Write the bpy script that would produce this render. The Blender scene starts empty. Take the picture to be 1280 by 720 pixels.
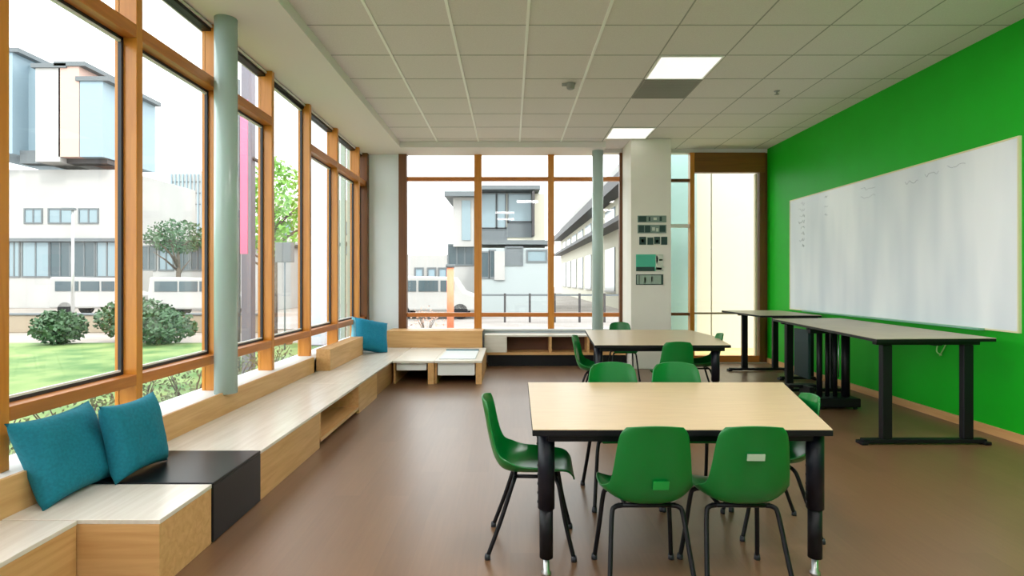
import bpy, bmesh, math, random
from mathutils import Vector, Matrix, noise
random.seed(7)
S = bpy.context.scene
C = S.collection
PI = math.pi
CAMH = 1.46

# ------------------------------------------------------------------ helpers
def mat(name, col, rough=.5, metal=0, spec=.5, **k):
    m = bpy.data.materials.new(name); m.use_nodes = True
    b = m.node_tree.nodes['Principled BSDF']
    b.inputs['Base Color'].default_value = (*col, 1)
    b.inputs['Roughness'].default_value = rough
    b.inputs['Metallic'].default_value = metal
    b.inputs['Specular IOR Level'].default_value = spec
    for kk, v in k.items(): b.inputs[kk.replace('_', ' ')].default_value = v
    return m

def srgb(r, g, b):
    f = lambda c: (c/255/12.92) if c/255 <= .04045 else ((c/255+.055)/1.055)**2.4
    return (f(r), f(g), f(b))

def noisy(name, c1, c2, scale=(1, 1, 1), nscale=8, rough=.5, detail=4, bump=0, spec=.5, dist=0, ramp=(.35, .65)):
    m = mat(name, c1, rough, spec=spec); nt = m.node_tree; N = nt.nodes; L = nt.links
    b = N['Principled BSDF']
    tc = N.new('ShaderNodeTexCoord'); mp = N.new('ShaderNodeMapping'); mp.inputs['Scale'].default_value = scale
    nz = N.new('ShaderNodeTexNoise'); nz.inputs['Scale'].default_value = nscale; nz.inputs['Detail'].default_value = detail
    nz.inputs['Distortion'].default_value = dist
    cr = N.new('ShaderNodeValToRGB'); e = cr.color_ramp.elements
    e[0].position = ramp[0]; e[1].position = ramp[1]; e[0].color = (*c1, 1); e[1].color = (*c2, 1)
    L.new(tc.outputs['Object'], mp.inputs['Vector']); L.new(mp.outputs[0], nz.inputs['Vector'])
    L.new(nz.outputs['Fac'], cr.inputs['Fac']); L.new(cr.outputs[0], b.inputs['Base Color'])
    if bump:
        bp = N.new('ShaderNodeBump'); bp.inputs['Strength'].default_value = bump; bp.inputs['Distance'].default_value = .01
        L.new(nz.outputs['Fac'], bp.inputs['Height']); L.new(bp.outputs[0], b.inputs['Normal'])
    return m

def box(bm, x0, x1, y0, y1, z0, z1, M=None):
    vs = [Vector((x, y, z)) for x in (x0, x1) for y in (y0, y1) for z in (z0, z1)]
    if M: vs = [M @ v for v in vs]
    v = [bm.verts.new(p) for p in vs]
    for f in ((0, 1, 3, 2), (4, 6, 7, 5), (0, 4, 5, 1), (2, 3, 7, 6), (0, 2, 6, 4), (1, 5, 7, 3)):
        bm.faces.new([v[i] for i in f])
    return bm

def tube(bm, pts, r, n=10, cap=True):
    pts = [Vector(p) for p in pts]; rings = []
    rr = r if isinstance(r, (list, tuple)) else [r]*len(pts)
    up = None
    for i, p in enumerate(pts):
        a = pts[max(i-1, 0)]; b = pts[min(i+1, len(pts)-1)]
        t = (b-a).normalized()
        if up is None:
            up = Vector((0, 0, 1)) if abs(t.z) < .9 else Vector((1, 0, 0))
        s = t.cross(up).normalized(); up = s.cross(t).normalized()
        rings.append([bm.verts.new(p + (s*math.cos(2*PI*k/n) + up*math.sin(2*PI*k/n))*rr[i]) for k in range(n)])
    for i in range(len(pts)-1):
        for k in range(n):
            f = bm.faces.new([rings[i][k], rings[i][(k+1) % n], rings[i+1][(k+1) % n], rings[i+1][k]]); f.smooth = True
    if cap:
        bm.faces.new(rings[0][::-1]); bm.faces.new(rings[-1])
    return bm

def smooth_path(pts, sub=5):
    P = [Vector(p) for p in pts]; out = []
    for i in range(len(P)-1):
        p0 = P[max(i-1, 0)]; p1 = P[i]; p2 = P[i+1]; p3 = P[min(i+2, len(P)-1)]
        for k in range(sub):
            t = k/sub
            out.append(.5*((2*p1)+(-p0+p2)*t+(2*p0-5*p1+4*p2-p3)*t*t+(-p0+3*p1-3*p2+p3)*t**3))
    out.append(P[-1]); return out

def prism(bm, poly, z0, z1):
    lo = [bm.verts.new((x, y, z0)) for x, y in poly]; hi = [bm.verts.new((x, y, z1)) for x, y in poly]
    n = len(poly)
    bm.faces.new(lo[::-1]); bm.faces.new(hi)
    for i in range(n): bm.faces.new([lo[i], lo[(i+1) % n], hi[(i+1) % n], hi[i]])
    return bm

def obj(name, bm, m, parent=None, bevel=0, kind=None, label=None):
    bmesh.ops.recalc_face_normals(bm, faces=bm.faces)
    me = bpy.data.meshes.new(name); bm.to_mesh(me); bm.free()
    for mm in (m if isinstance(m, (list, tuple)) else [m]): me.materials.append(mm)
    o = bpy.data.objects.new(name, me); C.objects.link(o)
    if parent:
        o.parent = parent
    if bevel:
        md = o.modifiers.new('bevel', 'BEVEL'); md.width = bevel; md.segments = 2; md.limit_method = 'ANGLE'
    if kind: o['kind'] = kind
    if label: o['label'] = label
    return o

def B(*a, **k): return box(bmesh.new(), *a, **k)

def thing(name, label, cat, loc=(0, 0, 0), rz=0, group=None, scale=1):
    o = bpy.data.objects.new(name, None); C.objects.link(o); o.empty_display_size = .1
    o.location = loc; o.rotation_euler = (0, 0, rz); o.scale = (scale,)*3
    o['label'] = label; o['category'] = cat
    if group: o['group'] = group
    return o

def tag(o, label, cat, group=None):
    o['label'] = label; o['category'] = cat
    if group: o['group'] = group
    return o

def struct(name, bm, m, bevel=0):
    return obj(name, bm, m, None, bevel, 'structure')

def sroot(name):
    o = bpy.data.objects.new(name, None); C.objects.link(o); o['kind'] = 'structure'; return o

def copy_tree(o, parent=None):
    c = o.copy(); C.objects.link(c); c.parent = parent
    for ch in list(o.children): copy_tree(ch, c)
    return c

# ------------------------------------------------------------------ materials
def wood(name, c1, c2, axis='y', rough=.45, sc=1.0):
    s = {'x': (.6, 9, 9), 'y': (9, .6, 9), 'z': (9, 9, .6)}[axis]
    return noisy(name, srgb(*c1), srgb(*c2), scale=tuple(v*sc for v in s), nscale=3, rough=rough, detail=6, dist=.6, ramp=(.3, .7))
M_ply_y = wood('maple ply along y', (200, 150, 92), (218, 172, 116), 'y')
M_ply_x = wood('maple ply along x', (200, 150, 92), (220, 174, 118), 'x')
M_top = wood('sky whitened pale maple laminate', (218, 208, 196), (230, 222, 212), 'y', .25)  # paleness is laminate plus sky reflection put into the colour
M_topx = wood('sky whitened pale maple laminate across', (222, 214, 200), (232, 226, 214), 'x', .32)
M_mull = wood('honey oiled mullion timber', (194, 120, 38), (212, 140, 54), 'z', .3)
M_mully = wood('honey oiled transom timber', (178, 104, 40), (198, 122, 52), 'y', .35)
M_mullx = wood('honey oiled transom timber far', (184, 108, 44), (200, 122, 54), 'x', .35)
M_dkwood = wood('dark stained frame timber', (96, 56, 20), (116, 68, 26), 'z', .4)
M_hdr = wood('brown header timber', (112, 70, 14), (128, 82, 22), 'x', .45)
M_dkin = mat('dark brown cabinet lining', srgb(96, 58, 34), .6)  # dark brown tone for the back panels of the open units
M_black = mat('black powder coat', (.004, .004, .006), .45, spec=.3)
M_navy = mat('dark blue black leg paint', (.003, .004, .010), .38, spec=.35)
M_gasket = mat('black rubber gasket', (.02, .022, .03), .5)
M_alu = mat('aluminium', (.7, .72, .72), .3, .8)
M_chrome = mat('chrome', (.55, .55, .56), .35, 1)
M_white = mat('white paint', (.82, .83, .82), .5)
M_wall = noisy('bluish white wall paint', (.80, .87, .92), (.82, .89, .94), nscale=3, rough=.7)
M_col = noisy('cream column paint', (.80, .76, .68), (.82, .78, .70), nscale=3, rough=.7)
M_soffit = mat('soffit paint', (.78, .74, .735), .8)
M_green = noisy('green wall paint', srgb(10, 168, 22), srgb(14, 174, 28), nscale=2, rough=.45, spec=.3)
M_pipe = mat('grey green pipe paint', srgb(172, 194, 190), .22)
M_board = noisy('whiteboard enamel with broad tone bands', srgb(210, 219, 227), srgb(236, 241, 244), scale=(1, 1.2, .25), nscale=1.6, rough=.25, detail=2)  # soft upright tone bands across the board
M_black_leather = mat('black vinyl', (.006, .007, .009), .33, spec=.4)
M_teal = noisy('teal pillow cotton', srgb(0, 108, 128), srgb(4, 120, 140), nscale=60, rough=.85, bump=.15)
M_paleblue = noisy('pale blue cotton', srgb(120, 190, 215), srgb(135, 200, 222), nscale=60, rough=.85)
M_chair = mat('green moulded plastic', srgb(0, 108, 40), .28, spec=.5)
M_table = noisy('beige table laminate', srgb(196, 170, 132), srgb(204, 178, 140), scale=(1, 12, 1), nscale=5, rough=.34)
M_desk = noisy('grey beige desk laminate', srgb(172, 160, 136), srgb(180, 168, 144), nscale=6, rough=.4)

def glass_mat(name, tint=(1, 1, 1), f=1.45):
    m = bpy.data.materials.new(name); m.use_nodes = True; nt = m.node_tree; N = nt.nodes; L = nt.links
    N.clear(); o = N.new('ShaderNodeOutputMaterial'); mx = N.new('ShaderNodeMixShader')
    t = N.new('ShaderNodeBsdfTransparent'); t.inputs[0].default_value = (*tint, 1)
    g = N.new('ShaderNodeBsdfGlossy'); g.inputs['Roughness'].default_value = .01
    lw = N.new('ShaderNodeLayerWeight'); lw.inputs['Blend'].default_value = .5
    pw = N.new('ShaderNodeMath'); pw.operation = 'POWER'; pw.inputs[1].default_value = 4.5
    ma = N.new('ShaderNodeMath'); ma.operation = 'MULTIPLY_ADD'; ma.inputs[1].default_value = .6; ma.inputs[2].default_value = .02
    L.new(lw.outputs['Facing'], pw.inputs[0]); L.new(pw.outputs[0], ma.inputs[0]); L.new(ma.outputs[0], mx.inputs[0]); L.new(t.outputs[0], mx.inputs[1]); L.new(g.outputs[0], mx.inputs[2])
    L.new(mx.outputs[0], o.inputs[0]); return m
M_glass = glass_mat('window glass', (.97, .99, .98), 1.3)
M_glass_g = glass_mat('greenish window glass', (.86, .95, .93), 1.35)

def emit(name, col, s):
    m = bpy.data.materials.new(name); m.use_nodes = True; nt = m.node_tree
    b = nt.nodes['Principled BSDF']; b.inputs['Base Color'].default_value = (.8, .8, .8, 1)
    b.inputs['Emission Color'].default_value = (*col, 1); b.inputs['Emission Strength'].default_value = s
    return m

# floor: laminate planks running along y
def floor_mat():
    m = mat('brown oak plank floor', (.2, .15, .1), .33); nt = m.node_tree; N = nt.nodes; L = nt.links; b = N['Principled BSDF']
    tc = N.new('ShaderNodeTexCoord'); mp = N.new('ShaderNodeMapping'); mp.inputs['Rotation'].default_value = (0, 0, PI/2)
    br = N.new('ShaderNodeTexBrick'); br.offset = .37; br.inputs['Scale'].default_value = 1
    br.inputs['Brick Width'].default_value = 1.3; br.inputs['Row Height'].default_value = .17
    br.inputs['Mortar Size'].default_value = .0012; br.inputs['Mortar Smooth'].default_value = 1
    br.inputs['Color1'].default_value = (*srgb(118, 86, 60), 1); br.inputs['Color2'].default_value = (*srgb(126, 93, 66), 1)
    br.inputs['Mortar'].default_value = (*srgb(112, 86, 66), 1)
    L.new(tc.outputs['Object'], mp.inputs[0]); L.new(mp.outputs[0], br.inputs[0])
    mp2 = N.new('ShaderNodeMapping'); mp2.inputs['Scale'].default_value = (14, .8, 1)
    nz = N.new('ShaderNodeTexNoise'); nz.inputs['Scale'].default_value = 3; nz.inputs['Detail'].default_value = 7
    L.new(tc.outputs['Object'], mp2.inputs[0]); L.new(mp2.outputs[0], nz.inputs[0])
    mx = N.new('ShaderNodeMixRGB'); mx.blend_type = 'MULTIPLY'; mx.inputs[0].default_value = .45
    cr = N.new('ShaderNodeValToRGB'); cr.color_ramp.elements[0].position = .3; cr.color_ramp.elements[1].position = .7
    cr.color_ramp.elements[0].color = (.74, .72, .70, 1); cr.color_ramp.elements[1].color = (1, 1, 1, 1)
    L.new(nz.outputs[0], cr.inputs[0]); L.new(br.outputs[0], mx.inputs[1]); L.new(cr.outputs[0], mx.inputs[2])
    L.new(mx.outputs[0], b.inputs['Base Color'])
    b.inputs['Roughness'].default_value = .36
    b.inputs['Specular IOR Level'].default_value = .85
    return m
M_floor = floor_mat()
M_tile = noisy('mineral fibre ceiling tile', (.70, .655, .65), (.75, .705, .70), nscale=90, rough=.9, detail=2)
M_tilegrey = mat('shallow tile joint', (.36, .36, .34), .8)
M_tbar = mat('white ceiling bar', (.92, .92, .90), .5)

# ------------------------------------------------------------------ room shell
XL, XR, YF, YB = -2.65, 4.55, 10.2, -3.2
ZC, ZS = 3.78, 3.68
struct('floor', B(XL-.05, XR+.05, YB, YF+.1, -.1, 0), M_floor)
struct('wall_right', B(XR, XR+.15, YB, YF+.2, 0, ZC+.1), M_green)
struct('wall_back', B(XL-.1, XR+.1, YB-.15, YB, 0, ZC+.1), M_wall)
struct('baseboard_right', B(XR-.02, XR, YB, YF-.02, 0, .085), M_ply_y, .003)

# ceiling tiles with recessed joints: one slab plus thin joint lines
struct('ceiling', B(-1.85, XR, YB, YF+.1, ZC, ZC+.12), M_tile)
struct('ceiling_soffit', B(XL-.12, -1.85, YB, YF+.1, ZS, ZS+.25), M_soffit)
struct('trim_2', B(-1.85, 1.6, 9.65, YF+.1, ZS, ZC), M_soffit)
GX = [.155+.69*k for k in range(-2, 7)]
GY = [5.24+.7*k for k in range(-11, 7)]
bm = bmesh.new()
for x in GX[:4]:
    box(bm, x-.013, x+.013, YB, 9.64, ZC-.010, ZC)
obj('trim_3', bm, M_tbar, kind='structure')
bm = bmesh.new()
for x in GX[4:]:
    box(bm, x-.007, x+.007, YB, YF, ZC-.002, ZC)
for y in GY:
    box(bm, -1.85, XR, y-.006, y+.006, ZC-.0025, ZC)
obj('trim_4', bm, M_tilegrey, kind='structure')

# light panels, vent, sprinkler, detector
M_lampdim = emit('softly lit ceiling panel', (1, .98, .94), .42)
M_fillpanel = emit('unseen fill panel', (1, .95, .945), 15)  # unseen panels added as interior fill, far stronger than the visible ones
def ceil_light(label, x0, y0, m=None, grp=None):
    t = thing('ceiling_light', label, 'ceiling light', (x0+.345, y0+.35, ZC-.012), 0, grp)
    bm = bmesh.new()
    for a in (-.335, .315): box(bm, a, a+.02, -.34, .34, 0, .012)
    for a in (-.34, .32): box(bm, -.315, .315, a, a+.02, 0, .012)
    obj('frame', bm, M_tbar, t)
    obj('diffuser', B(-.315, .315, -.32, .32, .003, .009), m or M_lampdim, t)
ceil_light('lit square ceiling panel right beside the grey vent panel', GX[4], GY[12])
ceil_light('small-looking lit square ceiling panel by the cream column', GX[4], GY[16])
for x, y in ((GX[2], GY[8]), (GX[6], GY[8]), (GX[4], GY[4]), (GX[1], GY[4]), (GX[1], GY[1]), (GX[6], GY[1]), (GX[6], GY[5])):
    ceil_light('unseen square fill panel added above the frame to brighten the room', x, y, M_fillpanel, 'unseen added fill panels')
t = thing('ceiling_vent', 'grey flat vent panel in the ceiling next to the lit panel', 'vent', (GX[4]+.345, GY[13]+.35, ZC-.012))
M_ventg = mat('grey vent', (.27, .26, .24), .6)
bm = bmesh.new()
for a in (-.335, .315): box(bm, a, a+.02, -.34, .34, 0, .012)
for a in (-.34, .32): box(bm, -.315, .315, a, a+.02, 0, .012)
obj('frame', bm, M_ventg, t)
bm = bmesh.new()
for k in range(16): box(bm, -.315, .315, -.31+k*.04, -.285+k*.04, .002, .010)
obj('grille', bm, M_ventg, t)
def lathe(bm, prof, loc=(0, 0, 0), n=16):
    rings = []
    for r, z in prof:
        rings.append([bm.verts.new((loc[0]+r*math.cos(2*PI*k/n), loc[1]+r*math.sin(2*PI*k/n), loc[2]+z)) for k in range(n)])
    for i in range(len(rings)-1):
        for k in range(n):
            f = bm.faces.new([rings[i][k], rings[i][(k+1) % n], rings[i+1][(k+1) % n], rings[i+1][k]]); f.smooth = True
    bm.faces.new(rings[0][::-1]); bm.faces.new(rings[-1]); return bm
t = thing('ceiling_sensor', 'small grey ceiling sensor with side arm between two white bars', 'sensor', (.71, 6.8, ZC))
M_sens = mat('grey sensor plastic', (.3, .3, .29), .5)
obj('housing', lathe(bmesh.new(), [(.03, -.07), (.045, -.06), (.05, -.02), (.06, 0)]), M_sens, t)
obj('arm', B(-.10, -.03, -.015, .015, -.03, 0), M_sens, t)
o = obj('sprinkler_head', lathe(bmesh.new(), [(.012, -.05), (.03, -.045), (.012, -.035), (.012, -.012), (.035, -.008), (.035, 0)]), M_sens)
o.location = (3.27, 7.07, ZC+.003); tag(o, 'small grey sprinkler head in the right-hand ceiling tiles', 'sprinkler')

# ---- left glazing (window_1)
w1 = sroot('window_1')
struct('wall_left', B(XL-.12, XL+.03, YB, YF+.1, 0, .49), M_wall)
struct('trim_5', B(XL-.06, -2.425, YB, YF, .47, .50), M_white, .004)     # white sill shelf
MY = [2.845, 3.90, 5.0, 6.11, 7.26, 8.41, 9.62]
MYall = [-2.7, -1.6, -.5, .6, 1.7] + MY
for y in MYall:
    obj('mullion', B(XL-.03, -2.53, y, y+.065, .50, ZS), M_mull, w1, .004)
obj('mullion', B(XL-.03, -2.5, 10.06, YF, .50, ZS), M_dkwood, w1, .004, label='dark corner mullion')
edges = MYall + [10.06]
def bay(y0, y1, upper=True):
    xg = XL
    obj('transom', B(XL-.03, -2.53, y0, y1, .745, .82), M_mully, w1, .004)
    if upper: obj('transom', B(XL-.03, -2.53, y0, y1, 3.10, 3.19), M_mully, w1, .004)
    top = 3.10 if upper else ZS-.06
    obj('pane', B(xg-.004, xg+.004, y0, y1, .50, .745), M_glass, w1)
    obj('pane', B(xg-.004, xg+.004, y0, y1, .82, top), M_glass, w1)
    if upper: obj('pane', B(xg-.004, xg+.004, y0, y1, 3.19, ZS-.06), M_glass, w1)
    bm = bmesh.new()
    a = xg+.006; c = xg+.03
    box(bm, a, c, y0, y1, .82, .84); box(bm, a, c, y0, y0+.016, .84, top); box(bm, a, c, y1-.022, y1, .84, top)
    box(bm, a, c, y0, y1, top-.02, top)
    obj('gasket', bm, M_gasket, w1)
    bm = bmesh.new(); box(bm, a, c-.004, y0+.02, y1-.02, .84, .853); box(bm, a, c-.004, y0+.02, y1-.02, top-.035, top-.02)
    obj('glazing_bead', bm, M_white, w1)
for i in range(len(edges)-1):
    bay(edges[i]+.065, edges[i+1], upper=(i != MYall.index(6.11)))
bm = B(XL-.03, -2.60, YB, YF, ZS-.06, ZS); obj('head_track', bm, M_black, w1)
obj('track_rail', B(-2.60, -2.585, YB, YF, ZS-.03, ZS-.012), M_white, w1)

# ---- far wall: structure pieces
struct('wall_far', B(XL-.1, -1.97, YF, YF+.15, 0, ZS), M_wall)
struct('wall_far_sill', B(-1.97, 2.05, YF, YF+.15, 0, .57), M_wall)
struct('trim_6', B(-1.97, 2.05, YF-.06, YF+.12, .57, .60), M_white, .004)
struct('wall_far_pier', B(2.05, 2.62, YF, YF+.15, 0, ZC), M_col)
struct('wall_far_head', B(-1.97, XR, YF, YF+.15, ZS+.03, ZC+.1), M_soffit)
struct('wall_far_corner', B(4.50, XR, YF, YF+.15, 0, ZS+.03), M_dkwood)
w2 = sroot('window_2')
HZ = ZS+.03
yg0, yg1 = YF-.02, YF+.08
obj('mullion', B(-1.97, -1.83, yg0-.04, yg1, .60, HZ), M_dkwood, w2, .004, label='dark left frame post')
for a, b in ((-.64, -.51), (.665, .775)):
    obj('mullion', B(a, b, yg0, yg1, .60, HZ), M_mull, w2, .004)
obj('mullion', B(1.93, 2.05, yg0, yg1, .60, HZ), M_dkwood, w2, .004)
for a, b in ((-1.83, -.64), (-.51, .665), (.775, 1.93)):
    obj('transom', B(a, b, yg0, yg1, 3.215, 3.285), M_mullx, w2, .003)
    obj('transom', B(a, b, yg0, yg1, .81, .88), M_mullx, w2, .003)
    for z0, z1 in ((.60, .81), (.88, 3.215), (3.285, HZ)):
        obj('pane', B(a, b, YF+.02, YF+.028, z0, z1), M_glass, w2)
w3 = sroot('window_3')
obj('mullion', B(3.17, 3.25, yg0-.02, yg1, 0, HZ), M_mull, w3, .004)
obj('transom', B(2.62, 3.17, yg0, yg1, 3.20, 3.25), M_dkwood, w3, .003)
obj('transom', B(2.62, 3.17, yg0, yg1, .83, .88), M_dkwood, w3, .003)
obj('frosting_rail', B(2.62, 3.17, yg0+.02, yg1, 2.39, 2.45), M_white, w3)
for z0, z1 in ((.05, .83), (.88, 2.39), (2.45, 3.20), (3.25, HZ)):
    obj('pane', B(2.62, 3.17, YF+.02, YF+.028, z0, z1), M_glass_g, w3)
obj('bottom_rail', B(2.62, 3.17, yg0, yg1, 0, .05), M_mullx, w3)
d1 = sroot('door_1')
obj('header', B(3.25, 4.50, yg0-.02, yg1, 3.36, HZ), M_hdr, d1, .004)
obj('jamb', B(4.40, 4.50, yg0-.02, yg1, 0, 3.36), M_dkwood, d1, .004)
obj('leaf_stile', B(4.335, 4.365, yg0+.01, yg1-.02, .03, 3.34), mat('pale door stile', srgb(214, 200, 170), .5), d1)
obj('pane', B(3.25, 4.40, YF+.02, YF+.028, .12, 3.36), M_glass, d1)
obj('transom', B(3.25, 4.335, yg0+.01, yg1-.02, .855, .885), mat('grey bronze rail', srgb(140, 120, 90), .5), d1)
obj('bottom_rail', B(3.25, 4.40, yg0, yg1, 0, .12), M_mullx, d1)
obj('threshold', B(3.17, 4.50, YF-.12, YF-.04, 0, .012), M_alu, d1)

# roof slab over the room so that no sky falls on the outside of the ceiling
struct('roof', B(XL-.35, XR+.3, YB-.3, YF+.35, ZC+.14, ZC+.5), M_white)

# cream column and pipes
struct('column', B(1.98, 2.64, 9.46, YF-.02, 0, ZC), M_col, .006)
o = obj('pipe_column', tube(bmesh.new(), [(-2.42, 4.9, .50), (-2.42, 4.9, ZS)], .092, 32), M_pipe)
tag(o, 'round grey green steel pipe column rising from the window sill beside the wooden mullions', 'column')
o = obj('pipe_column', tube(bmesh.new(), [(1.50, 9.90, .53), (1.50, 9.90, ZS)], .095, 32), M_pipe)
tag(o, 'round grey green steel pipe column in front of the far window by the cream column', 'column')

# signs on column
def sign(px0, px1, py0, py1, label, base, cells):
    k = 9.45/720
    x0, x1 = (px0-638)*k, (px1-638)*k; z1, z0 = CAMH-(py0-350)*k, CAMH-(py1-350)*k
    t = thing('wall_sign', label, 'sign', ((x0+x1)/2, 9.46, z0), 0, None)
    w = (x1-x0)/2; h = z1-z0
    obj('panel', B(-w, w, -.014, -.001, 0, h), base, t, .002)
    for (a, b, c, d, m) in cells:
        obj('printed_field', B(-w+a*2*w, -w+b*2*w, -.018, -.013, c*h, d*h), m, t)
SG = mat('sign grey green', srgb(120, 140, 130), .5); SD = mat('sign dark green', srgb(28, 62, 56), .5)
SL = mat('sign light', srgb(200, 206, 192), .5); ST = mat('sign teal', srgb(70, 178, 148), .5); SM = mat('sign mid', srgb(150, 170, 155), .5)
sign(797, 833, 269.5, 278, 'narrow grey sign with a dark square, topmost on the cream column', SG,
     [(.03, .30, .1, .9, SD), (.38, .44, .2, .8, SD), (.55, .66, .35, .7, SL), (.76, .84, .2, .85, SD)])
sign(797, 833, 281, 291.5, 'narrow dark sign with pale centre marks, second from top on the column', SG,
     [(.03, .22, .1, .9, SD), (.25, .44, .1, .9, SD), (.50, .60, .3, .7, SL), (.64, .72, .2, .6, SL), (.76, .96, .15, .9, SD)])
sign(799, 834, 296, 306, 'narrow sign of dark and pale squares, third from top on the column', SL,
     [(.0, .24, 0, 1, SD), (.07, .17, .3, .7, SL), (.29, .50, 0, .9, SD), (.53, .74, .1, 1, SD), (.60, .68, .3, .6, SL), (.78, 1, 0, 1, SD)])
sign(795, 829, 318, 339, 'teal picture sign with dark lower strip on the cream column', ST,
     [(0, .68, 0, .26, SD), (.72, 1, .0, 1, SL), (.74, .95, .08, .22, SD), (.74, .80, .5, .9, SD), (.84, .97, .62, .72, SD)])
sign(795, 829, 343, 356, 'pale green framed sign lowest on the cream column', SD,
     [(.03, .92, .08, .92, SM), (.10, .13, .1, .9, SD), (.3, .36, .2, .7, SL), (.55, .60, .3, .8, SL)])

# ------------------------------------------------------------------ bench run
SZ = .33; XF = -1.655; XBK = -2.34
def bench(name, label, y0, y1, xf=XF, top=M_top, body=M_ply_y, g='low bench modules under the left windows'):
    t = thing(name, label, 'bench', (0, 0, 0), 0, g)
    obj('body', B(XBK-.06, xf, y0+.004, y1-.004, 0, SZ-.022), body, t, .003)
    obj('seat_top', B(XBK-.06, xf+.003, y0+.004, y1-.004, SZ-.022, SZ), top, t, .003)
    return t
bench('bench_module', 'shallow pale wood bench block nearest the camera in front of the first window', 1.2, 2.712, -2.04)
t = thing('bench_module', 'pale wood bench block with two teal pillows on its top', 'bench', (0, 0, 0), 0, 'low bench modules under the left windows')
obj('body', B(XBK-.06, XF, 2.716, 3.188, 0, SZ-.022), [M_ply_x], t, .003)
obj('seat_top', B(XBK-.06, XF+.003, 2.716, 3.188, SZ-.022, SZ), M_top, t, .003)
t = thing('bench_module', 'bench block wrapped in black vinyl between the pale wood blocks', 'bench', (0, 0, 0), 0, 'low bench modules under the left windows')
obj('body', B(XBK-.06, XF-.006, 3.192, 3.803, 0, SZ-.012), M_ply_y, t)
bm = bmesh.new(); box(bm, XBK-.06, XF+.008, 3.194, 3.801, SZ-.012, SZ+.006); box(bm, XF-.006, XF+.008, 3.194, 3.801, .004, SZ-.012)
obj('vinyl_cover', bm, M_black_leather, t, .005)
bench('bench_module', 'plain pale wood bench block beyond the black covered block', 3.807, 5.005)
# open shelf module
t = thing('bench_shelf', 'open fronted wooden bench shelf halfway along the window bench', 'bench', (0, 0, 0), 0, 'low bench modules under the left windows')
y0, y1 = 5.009, 6.30
obj('seat_top', B(XBK-.06, XF+.003, y0, y1, SZ-.025, SZ), M_top, t, .003)
obj('side_panel', B(XBK-.06, XF, y0, y0+.022, .045, SZ-.025), M_ply_y, t, .002)
obj('side_panel', B(XBK-.06, XF, y1-.022, y1, .045, SZ-.025), M_ply_y, t, .002)
obj('bottom_board', B(XBK-.06, XF, y0, y1, .045, .075), M_ply_y, t, .002)
obj('back_panel', B(XBK-.06, XBK-.045, y0, y1, .075, SZ-.025), M_ply_y, t)
obj('plinth', B(XBK-.04, XF-.08, y0+.02, y1-.02, 0, .045), M_black, t)
bench('bench_module', 'plain wooden bench block just beyond the open shelf', 6.304, 7.15)
# corner block
t = thing('bench_corner', 'corner bench block where the two bench runs meet by the blue pillow', 'bench', (0, 0, 0), 0)
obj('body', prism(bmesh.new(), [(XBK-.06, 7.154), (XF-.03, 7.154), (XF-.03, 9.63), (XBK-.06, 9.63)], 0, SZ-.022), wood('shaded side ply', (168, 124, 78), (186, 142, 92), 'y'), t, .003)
obj('seat_top', prism(bmesh.new(), [(XBK-.06, 7.154), (XF+.003, 7.154), (XF+.003, 9.63), (XBK-.06, 9.63)], SZ-.022, SZ), M_top, t, .003)
# backrests
o = obj('backrest_board', B(XBK-.085, XBK-.06, 1.2, 7.05, 0, .515), M_ply_y, None, .003)
tag(o, 'long low wooden backrest board behind the window bench', 'backrest')
t = thing('backrest_box', 'raised pale wooden backrest box in the corner beside the blue pillow', 'backrest', (0, 0, 0))
obj('body', B(XBK-.075, -2.24, 7.16, 8.75, SZ, .60), M_ply_y, t, .003)
# far run
YQ0, YQ1 = 8.05, 9.63
def far_unit(name, label, x0, x1, xl, drawer):
    t = thing(name, label, 'bench', (0, 0, 0), 0, 'far bench units below the far window')
    obj('seat_top', B(x0, x1, YQ0, YQ1, SZ-.03, SZ), M_topx, t, .003)
    obj('side_panel', B(x1-.085, x1, YQ0+.01, YQ1, 0, SZ-.03), M_ply_y, t, .003)
    obj('side_panel', B(x0, x0+.03, YQ0+.06, YQ1, 0, SZ-.03), M_ply_y, t, .003)
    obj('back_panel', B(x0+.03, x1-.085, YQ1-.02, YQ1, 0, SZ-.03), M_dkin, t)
    a, b, z = drawer
    d = obj('drawer', B(a, b, YQ0+.04, YQ0+.6, z, SZ-.035), M_white, t, .004)
    obj('drawer_lip', B(a+.01, b-.01, YQ0+.03, YQ0+.04, SZ-.06, SZ-.05), M_alu, d)
    return t
far_unit('bench_unit', 'open bench unit with small white drawer next to the corner block', XF+.008, -1.07, 0, (-1.60, -1.18, .19))
t2 = far_unit('bench_unit', 'bench unit with wide white drawer and inset seat pad at the far right end', -1.066, -.40, 0, (-1.02, -.50, .12))
bm = bmesh.new()
obj('seat_pad', B(-1.02, -.50, YQ0+.15, YQ1-.5, SZ, SZ+.012), mat('pale grey seat pad', srgb(222, 226, 228), .5), t2, .005)
obj('pad_shadow', B(-1.02, -.50, YQ1-.5, YQ1-.42, SZ, SZ+.028), mat('teal grey shadow strip', srgb(96, 132, 142), .5), t2, .004)  # teal grey strip stands in for the shadow behind the seat pad
t = thing('backrest_box', 'wooden backrest box below the far window with pale top', 'backrest', (0, 0, 0))
obj('panel', B(-2.05, -.47, YQ1+.004, YQ1+.03, 0, .585), M_ply_x, t, .003)
obj('top_board', B(-2.07, -.47, YQ1+.004, YF-.07, .585, .61), M_ply_x, t, .003)
obj('side_board', B(-2.07, -2.045, YQ1+.004, YF-.07, 0, .585), M_ply_y, t, .002)
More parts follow.
